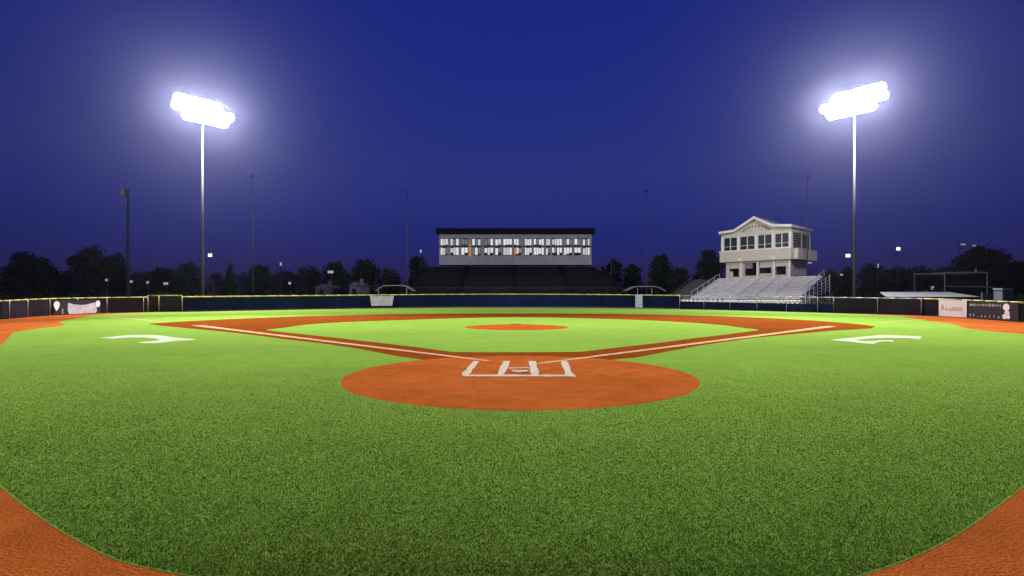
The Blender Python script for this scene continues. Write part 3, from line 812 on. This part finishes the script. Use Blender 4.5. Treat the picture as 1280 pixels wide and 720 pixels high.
for x in (xa, xb):
    for y in (D, D + 5): f.tube((x, y, 0), (x, y, zt), .06, n=6)
for y in (D, D + 5): f.tube((xa, y, zt), (xb, y, zt), .12, n=6)
for x in (xa, xb): f.tube((x, D, zt), (x, D + 5, zt), .06, n=6)
f.tube((xa, D, P(0, 358, D)[2]), (xb + 1, D, P(0, 359, D)[2]), .06, n=6)
f.build('frame', M['canopy'], cg)
MB().box(xa + .1, D + .2, 0, xb - .1, D + .26, zt - .15).build('net_screen', M['dark_seat'], cg)
fv = MB(); xv = P(1220, 0, D)[0]
fv.tube((xv, D, zt), (xv, D, zt + .55), .16, .05, n=8); fv.build('roof_vent', M['canopy'], cg)
bo = empty('equipment_box', P(1262, 367, 50)[:2] + (0,), 'grey equipment cabinet behind the yellow topped fence at far right', 'cabinet')
D = 50.0
xa, xb = P(1253, 0, D)[0], P(1266, 0, D)[0]
MB().box(xa, D, 0, xb, D + .9, P(0, 362, D)[2]).build('body', M['canopy'], bo)
MB().box(xa - .05, D - .06, P(0, 362, D)[2] + .002, xb + .05, D + .95, P(0, 361, D)[2] + .05).build('lid', M['pipe'], bo)
MB().box(xa + .08, D - .03, .2, xb - .08, D - .002, P(0, 363.5, D)[2]).build('door', M['house_c'], bo)
sh = empty('bench_wall', P(1240, 367, 54)[:2] + (0,), 'low grey slatted wall left of the equipment cabinet at right', 'wall')
D = 54.0
xa, xb = P(1228, 0, D)[0], P(1251, 0, D)[0]
for q in range(5): MB().box(xa, D, .25 + q*.36, xb, D + .05, .52 + q*.36).build('slat', M['house_c'], sh)
for x in (xa, xb - .08): MB().box(x, D + .05, 0, x + .08, D + .13, 2.1).build('post', M['canopy'], sh)

# ------------------------------------------------------------ distant posts, cable, unlit tower
def netpost(px, py, D, label):
    x, y, z = P(px, py, D)
    root = empty('net_post', (x, y, 0), label, 'post', 'tall thin net posts')
    MB().tube((x, y, 0), (x, y, z), 0.13, .07, 8).build('shaft', M['pole_dark'], root, True)
    MB().box(x - .25, y - .12, z, x + .25, y + .12, z + .35).build('cap', M['pole_dark'], root)
    return (x, y, z)
np_ = [netpost(316, 222, 84, 'thin dark net post just right of the left floodlight tower'),
       netpost(509, 240, 98, 'thin dark net post left of the central grandstand booth'),
       netpost(808, 240, 98, 'thin dark net post between the central grandstand and the cream booth'),
       netpost(1009, 222, 84, 'thin dark net post beside the cream two storey booth')]
cb = MB()
for a_, c_ in zip(np_, np_[1:]):
    a_, c_ = Vector(a_), Vector(c_); prev = a_
    for i in range(1, 13):
        t = i/12; p = a_.lerp(c_, t) - Vector((0, 0, 2.0 * 4 * t * (1-t) * .25)); cb.tube(prev, p, .022, n=4); prev = p
o = cb.build('net_cable', M['pole_dark']); tag(o, 'long thin sagging cable strung between the four dark net posts', 'cable')

x, y, z = P(160, 238, 100)
ut = empty('unlit_light_tower', (x, y, 0), 'tall grey unlit light pole left of the lit left floodlight tower', 'light pole')
MB().tube((x, y, 0), (x, y, z), .30, .18, 10).build('pole', M['pole_dark'], ut, True)
fx = MB(); fx.box(x - 1.2, y - .3, z - 1.2, x + .2, y + .1, z + .2); fx.build('lamp_bank', M['pole'], ut)
MB().box(x - 1.1, y - .36, z - 1.05, x - .5, y - .301, z + .05).build('lens', M['silver'], ut)

def street(px, py, D, label, wpx=4, hpx=3, m='street_white', arm=True):
    x, y, z = P(px, py, D); s = D / F
    root = empty('street_lamp', (x, y, 0), label, 'street lamp', 'small distant street lamps')
    MB().tube((x + .25*s, y + .3, 0), (x + .25*s, y + .3, z), .09, .05, 8).build('pole', M['pole_dark'], root, True)
    h_ = MB(); h_.box(x - wpx*s/2 - .05, y + .02, z - hpx*s/2 + .02, x + wpx*s/2 + .05, y + .5, z + hpx*s/2 + .1)
    hd = h_.build('lamp_head', M['pole_dark'], root)
    MB().hexa([(x - wpx*s*.35, y - .12, z - hpx*s/2), (x + wpx*s*.35, y - .12, z - hpx*s/2), (x + wpx*s/2, y + .015, z - hpx*s/2), (x - wpx*s/2, y + .015, z - hpx*s/2),
               (x - wpx*s*.35, y - .12, z + hpx*s*.3), (x + wpx*s*.35, y - .12, z + hpx*s*.3), (x + wpx*s/2, y + .015, z + hpx*s/2), (x - wpx*s/2, y + .015, z + hpx*s/2)]).build('lamp_glass', M[m], hd)
street(262.5, 319, 130, 'bright white lamp just right of the left floodlight pole', 5, 4)
street(1060, 319.5, 130, 'bright white lamp just left of the right floodlight pole', 6, 4)
street(1123, 311, 120, 'white street lamp right of the right floodlight pole against the sky', 5, 4)
street(1097.5, 332, 120, 'narrow upright lamp low between the right pole and the lone street lamp', 1.6, 5, 'street_dim')
street(1204, 305.5, 110, 'flat dim lamp just above the left edge of the big round tree', 6, 1.8, 'street_dim')
street(1218, 307, 112, 'flat dim lamp just above the top of the big round tree', 5, 1.6, 'street_dim')
street(1166, 360, 90, 'small white lamp low above the shed roof at right', 3, 4, 'street_dim')
street(1012, 328.5, 125, 'small twin lamp at the right foot of the cream booth', 6, 2, 'street_dim')
street(1052, 343.5, 125, 'faint lamp low left of the right floodlight pole', 4, 2.2, 'street_dim')
street(133, 350, 110, 'small lamp low in front of the tallest tree at left', 2.5, 3, 'street_dim')
street(162, 352, 110, 'pale low lamp at the foot of the unlit light pole', 7, 3, 'street_dim')
street(207, 354.5, 110, 'low lamp above the yellow framed gate', 6, 3, 'street_dim')
street(184.5, 353, 112, 'faint low lamp left of the gate lamp', 3, 3, 'street_dim')
street(351, 330, 120, 'small lamp at tree top height right of the left floodlight tower', 2.5, 4, 'street_dim')
street(362, 354, 115, 'small low lamp in the trees below the tree top lamp', 3, 3, 'street_dim')
street(413, 340, 118, 'faint wide lamp inside the dark trees left of the grandstand', 7, 3, 'street_dim')
street(526, 314, 120, 'tiny lamp above the small tree left of the long booth', 1.8, 4, 'street_dim')

def cluster(px, D, label):
    x, y, _ = P(px, 0, D); root = empty('mast_cluster', (x, y, 0), label, 'masts')
    for q, (dx, py) in enumerate(((-8, 327), (0, 319), (5, 319))):
        a_ = P(px + dx, 0, D); t_ = P(px + dx + (-1.5, -1, 3)[q], py, D)
        MB().tube((a_[0], D, 0), t_, .16, .10, 6).build('mast', M['house_c'], root, True)
cluster(757, 128, 'three short pale masts at the right end of the long booth')

def house(px0, px1, ye, yr, D, label, wm, nwin=2, lit=False):
    xa, xb = P(px0, 0, D)[0], P(px1, 0, D)[0]; ze, zr = P(0, ye, D)[2], P(0, yr, D)[2]
    root = empty('house', ((xa+xb)/2, D+4, 0), label, 'house', 'distant houses')
    MB().box(xa, D, 0, xb, D + 8, ze).build('wall', wm, root)
    xm = (xa+xb)/2
    MB().add([(xa-.3, D-.3, ze+.003), (xb+.3, D-.3, ze+.003), (xm, D-.3, zr), (xa-.3, D+8.3, ze+.003), (xb+.3, D+8.3, ze+.003), (xm, D+8.3, zr)],
             [(0,1,2), (5,4,3), (0,2,5,3), (2,1,4,5), (1,0,3,4)]).build('roof', M['roof'], root)
    for i in range(nwin):
        xc = xa + (xb-xa)*(i+.5)/nwin; wz = ze * .55
        f = MB().box(xc-.55, D-.05, wz-.1, xc+.55, D-.003, wz+1.3).build('window', M['house_c'], root)
        MB().box(xc-.42, D-.08, wz+.03, xc+.42, D-.052, wz+1.17).build('pane', M['dark_glass'], f)
    MB().box(xm + .3, D + 3, ze + (zr-ze)*.3, xm + .9, D + 3.6, zr + .7).build('chimney', wm, root)
house(285, 299, 348, 343, 125, 'pale house gable glimpsed between trees right of the left floodlight tower', M['house_a'])
house(259, 268, 353, 349, 128, 'small grey house beside the left floodlight pole', M['house_c'], 1)
house(-4, 9, 341, 333, 120, 'pinkish house at the far left edge of the trees', M['house_b'])
house(78, 91, 346, 338, 126, 'dim grey house between the two tallest trees at left', M['house_c'])
house(437, 449, 358, 352, 112, 'small pale hut low in the trees left of the grandstand', M['house_a'], 1)
house(394, 410, 360, 355, 112, 'low grey hut in the dark left of the pale hut', M['house_c'], 1)

# ------------------------------------------------------------ trees
def leaf_mesh(name, centers, radii, n_, size, seed, flat=1.0):
    g = np.random.default_rng(seed); k = len(centers)
    wts = np.array([r[0]*r[1]*r[2] for r in radii]); wts = wts / wts.sum()
    idx = g.choice(k, n_, p=wts)
    d = g.normal(size=(n_, 3)); d /= np.linalg.norm(d, axis=1)[:, None]
    rad = g.random(n_) ** 0.45 * (1 + 0.10 * g.normal(size=n_))
    c = np.array(centers)[idx] + d * np.array(radii)[idx] * rad[:, None]
    s = size * (0.6 + 0.8 * g.random(n_))
    u = g.normal(size=(n_, 3)); u /= np.linalg.norm(u, axis=1)[:, None]
    t = g.normal(size=(n_, 3)); t -= (t * u).sum(1)[:, None] * u; t /= np.linalg.norm(t, axis=1)[:, None]
    v = np.stack([c - u*s[:, None]*.5, c + t*s[:, None]*.32, c + u*s[:, None]*.5, c - t*s[:, None]*.32], 1)
    me = bpy.data.meshes.new(name)
    me.vertices.add(n_*4); me.vertices.foreach_set('co', v.reshape(-1))
    me.loops.add(n_*4); me.loops.foreach_set('vertex_index', np.arange(n_*4))
    me.polygons.add(n_); me.polygons.foreach_set('loop_start', np.arange(n_)*4); me.polygons.foreach_set('loop_total', np.full(n_, 4))
    me.update()
    return me

tid = [100]
def tree(px, ytop, hw, D, label, m='foliage', name='leafy_tree', dens=1.0, shape='round'):
    tid[0] += 1; rd = random.Random(tid[0])
    x, y, zt = P(px, ytop, D); rw = hw * D / F
    root = empty(name, (x, y, 0), label, 'tree', 'dark trees behind the outfield')
    tk = MB(); th_ = zt * .42
    bend = rd.uniform(-.4, .4)
    tk.tube((x, y, 0), (x + bend*.4, y, th_*.5), .26, .2, 8); tk.tube((x + bend*.4, y, th_*.5), (x + bend, y, zt*.8), .2, .05, 8)
    for q in range(5):
        a_ = rd.uniform(0, 6.28); zz = zt * rd.uniform(.3, .55)
        tk.tube((x + bend*.6, y, zz), (x + math.cos(a_)*rw*.6, y + math.sin(a_)*rw*.6, zz + zt*rd.uniform(.12, .3)), .09, .03, 6)
    tk.build('trunk', M['bark'], root, True)
    cs, rs = [], []
    cz0, cz1 = zt * .14, zt
    if shape == 'round':
        cs.append((x, y, (cz0+cz1)/2)); rs.append((rw*.78, rw*.78, (cz1-cz0)*.46))
        for q in range(16):
            a_ = rd.uniform(0, 6.28); t = rd.uniform(.08, .98)
            prof_ = math.sin(math.pi * min(1, max(0.12, t)) ** .8) ** .6
            rr = rw * prof_ * rd.uniform(.45, .85)
            br_ = rw * rd.uniform(.22, .42)
            cs.append((x + math.cos(a_)*rr, y + math.sin(a_)*rr, min(cz1 - br_*.75, cz0 + (cz1-cz0)*t))); rs.append((br_, br_, br_*.85))
    else:
        for q in range(12):
            t = (q + .5)/12; rr = rw * (1 - t) ** .8 + .25
            cs.append((x + rd.uniform(-.2, .2)*rw, y, cz0 + (cz1-cz0)*t)); rs.append((rr, rr, (cz1-cz0)/12*1.1))
    vol = rw * rw * (cz1 - cz0)
    n_ = int(min(9000, max(1500, vol * 22 * dens)))
    me = leaf_mesh('crown', [(a-x, b-y, c) for a, b, c in cs], rs, n_, 0.62, tid[0])
    me.materials.append(M[m])
    o = bpy.data.objects.new('crown', me); C.objects.link(o); o.parent = root

T = [
 (14, 345, 16, 112, 'low dark bush like tree at the far left edge', 'foliage_b'),
 (37, 316, 27, 122, 'leftmost tall rounded dark tree above the side fence', 'foliage'),
 (66, 337, 20, 124, 'low dark tree filling the gap right of the leftmost tall tree', 'foliage_b'),
 (113, 305, 23, 122, 'tallest dark tree at left with a pointed top', 'foliage'),
 (145, 317, 18, 126, 'shorter dark tree touching the tallest left tree by the unlit pole', 'foliage'),
 (180, 338, 20, 124, 'low even dark tree just right of the unlit light pole', 'foliage_b'),
 (207, 335, 19, 127, 'low dark tree above the yellow framed gate', 'foliage'),
 (234, 329, 20, 120, 'broad dark green tree just left of the left floodlight pole', 'foliage'),
 (270, 340, 11, 134, 'small dark tree right of the left floodlight pole', 'foliage_b'),
 (286, 331, 7, 118, 'slim pointed dark tree in front of the pale house gable', 'foliage'),
 (325, 332, 20, 124, 'dark rounded tree right of the pale house gable', 'foliage'),
 (355, 336, 20, 128, 'dark tree under the tree top lamp left of the grandstand', 'foliage_b'),
 (386, 332, 20, 125, 'dark broad tree behind the low grey hut', 'foliage'),
 (418, 327, 22, 122, 'dark broad tree holding the faint wide lamp', 'foliage'),
 (456, 324, 21, 124, 'highest tree of the row left of the grandstand', 'foliage'),
 (489, 335, 18, 126, 'lower dark tree over the left arched canopy', 'foliage_b'),
 (524, 319, 15, 130, 'dark peaked tree at the left end of the long booth', 'foliage'),
 (768, 324, 14, 134, 'dark tree at the right end of the long booth', 'foliage_b'),
 (790, 329, 14, 128, 'second dark tree right of the long booth', 'foliage'),
 (826, 317, 19, 126, 'tall dark tree midway between the long booth and the cream booth', 'foliage'),
 (850, 334, 16, 124, 'low dark tree left of the tree touching the cream booth', 'foliage_b'),
 (886, 313, 20, 128, 'tall dark tree touching the left wall of the cream booth', 'foliage'),
 (1036, 337, 14, 122, 'low dark tree between the cream booth and the right floodlight pole', 'foliage_b'),
 (1058, 334, 14, 128, 'low dark tree directly behind the right floodlight pole', 'foliage'),
 (1092, 330, 20, 124, 'dark rounded tree right of the right floodlight pole', 'foliage'),
 (1122, 333, 18, 130, 'dark tree below the lone white street lamp', 'foliage_b'),
 (1150, 332, 20, 126, 'dark tree over the left part of the shed roof', 'foliage'),
 (1180, 331, 18, 124, 'dark tree touching the left side of the big round tree', 'foliage_b'),
 (1228, 307, 39, 88, 'big black round tree behind the batting cage', 'foliage_k'),
 (1274, 328, 22, 96, 'black tree at the far right edge of the picture', 'foliage_k'),
]
for t_ in T:
    px, yt, hw, D, lab, fm = t_
    tree(px, yt, hw, D, lab, fm, shape='cone' if px == 286 else 'round', name='conifer_tree' if px == 286 else 'leafy_tree', dens=1.6 if fm == 'foliage_k' else 1.0)

# low mass of bushes and far wood reading as one
cs, rs = [], []
for i in range(190):
    px = -160 + i * 8.4 + random.uniform(-5, 5)
    D = random.uniform(136, 160) 
    ht = random.uniform(2.8, 6.3)
    x = (px - 640) * D / F
    cs.append((x, D, ht*.45)); rs.append((random.uniform(1.6, 3.4), 2.2, ht*.6))
for i in range(130):
    px = -140 + i * 4.6 + random.uniform(-2, 2); D = random.uniform(88, 96)
    if 250 < px < 262: continue
    x = (px - 640) * D / F; ht = random.uniform(1.6, 2.7)
    cs.append((x, D, ht*.5)); rs.append((1.2, 1.0, ht*.55))
for i in range(60):
    px = 1020 + i * 6 + random.uniform(-2, 2); D = random.uniform(72, 84)
    x = (px - 640) * D / F; ht = random.uniform(1.8, 2.9)
    cs.append((x, D, ht*.5)); rs.append((1.1, .9, ht*.55))
me = leaf_mesh('bushes', cs, rs, 52000, 0.55, 999); me.materials.append(M['foliage_b'])
o = bpy.data.objects.new('bushes', me); C.objects.link(o)
tag(o, 'low dark mass of bushes and distant wood behind the fences', 'bushes', kind='stuff')

# ------------------------------------------------------------ haze volume, added to give the lamps their halos
if HAZE > 0:
    hz = MB().box(-260, -30, -1.0, 260, 330, 32).build('haze', M['outer'])
    hm = bpy.data.materials.new('haze'); hm.use_nodes = True; t = hm.node_tree
    for n_ in list(t.nodes): t.nodes.remove(n_)
    o_ = t.nodes.new('ShaderNodeOutputMaterial'); v_ = t.nodes.new('ShaderNodeVolumePrincipled')
    v_.inputs['Color'].default_value = (0.62, 0.66, 1.0, 1); v_.inputs['Density'].default_value = HAZE
    v_.inputs['Anisotropy'].default_value = 0.9
    t.links.new(v_.outputs[0], o_.inputs['Volume'])
    hz.data.materials.clear(); hz.data.materials.append(hm)
    hz['kind'] = 'stuff'; hz['label'] = 'thin added haze volume glowing round the floodlights'
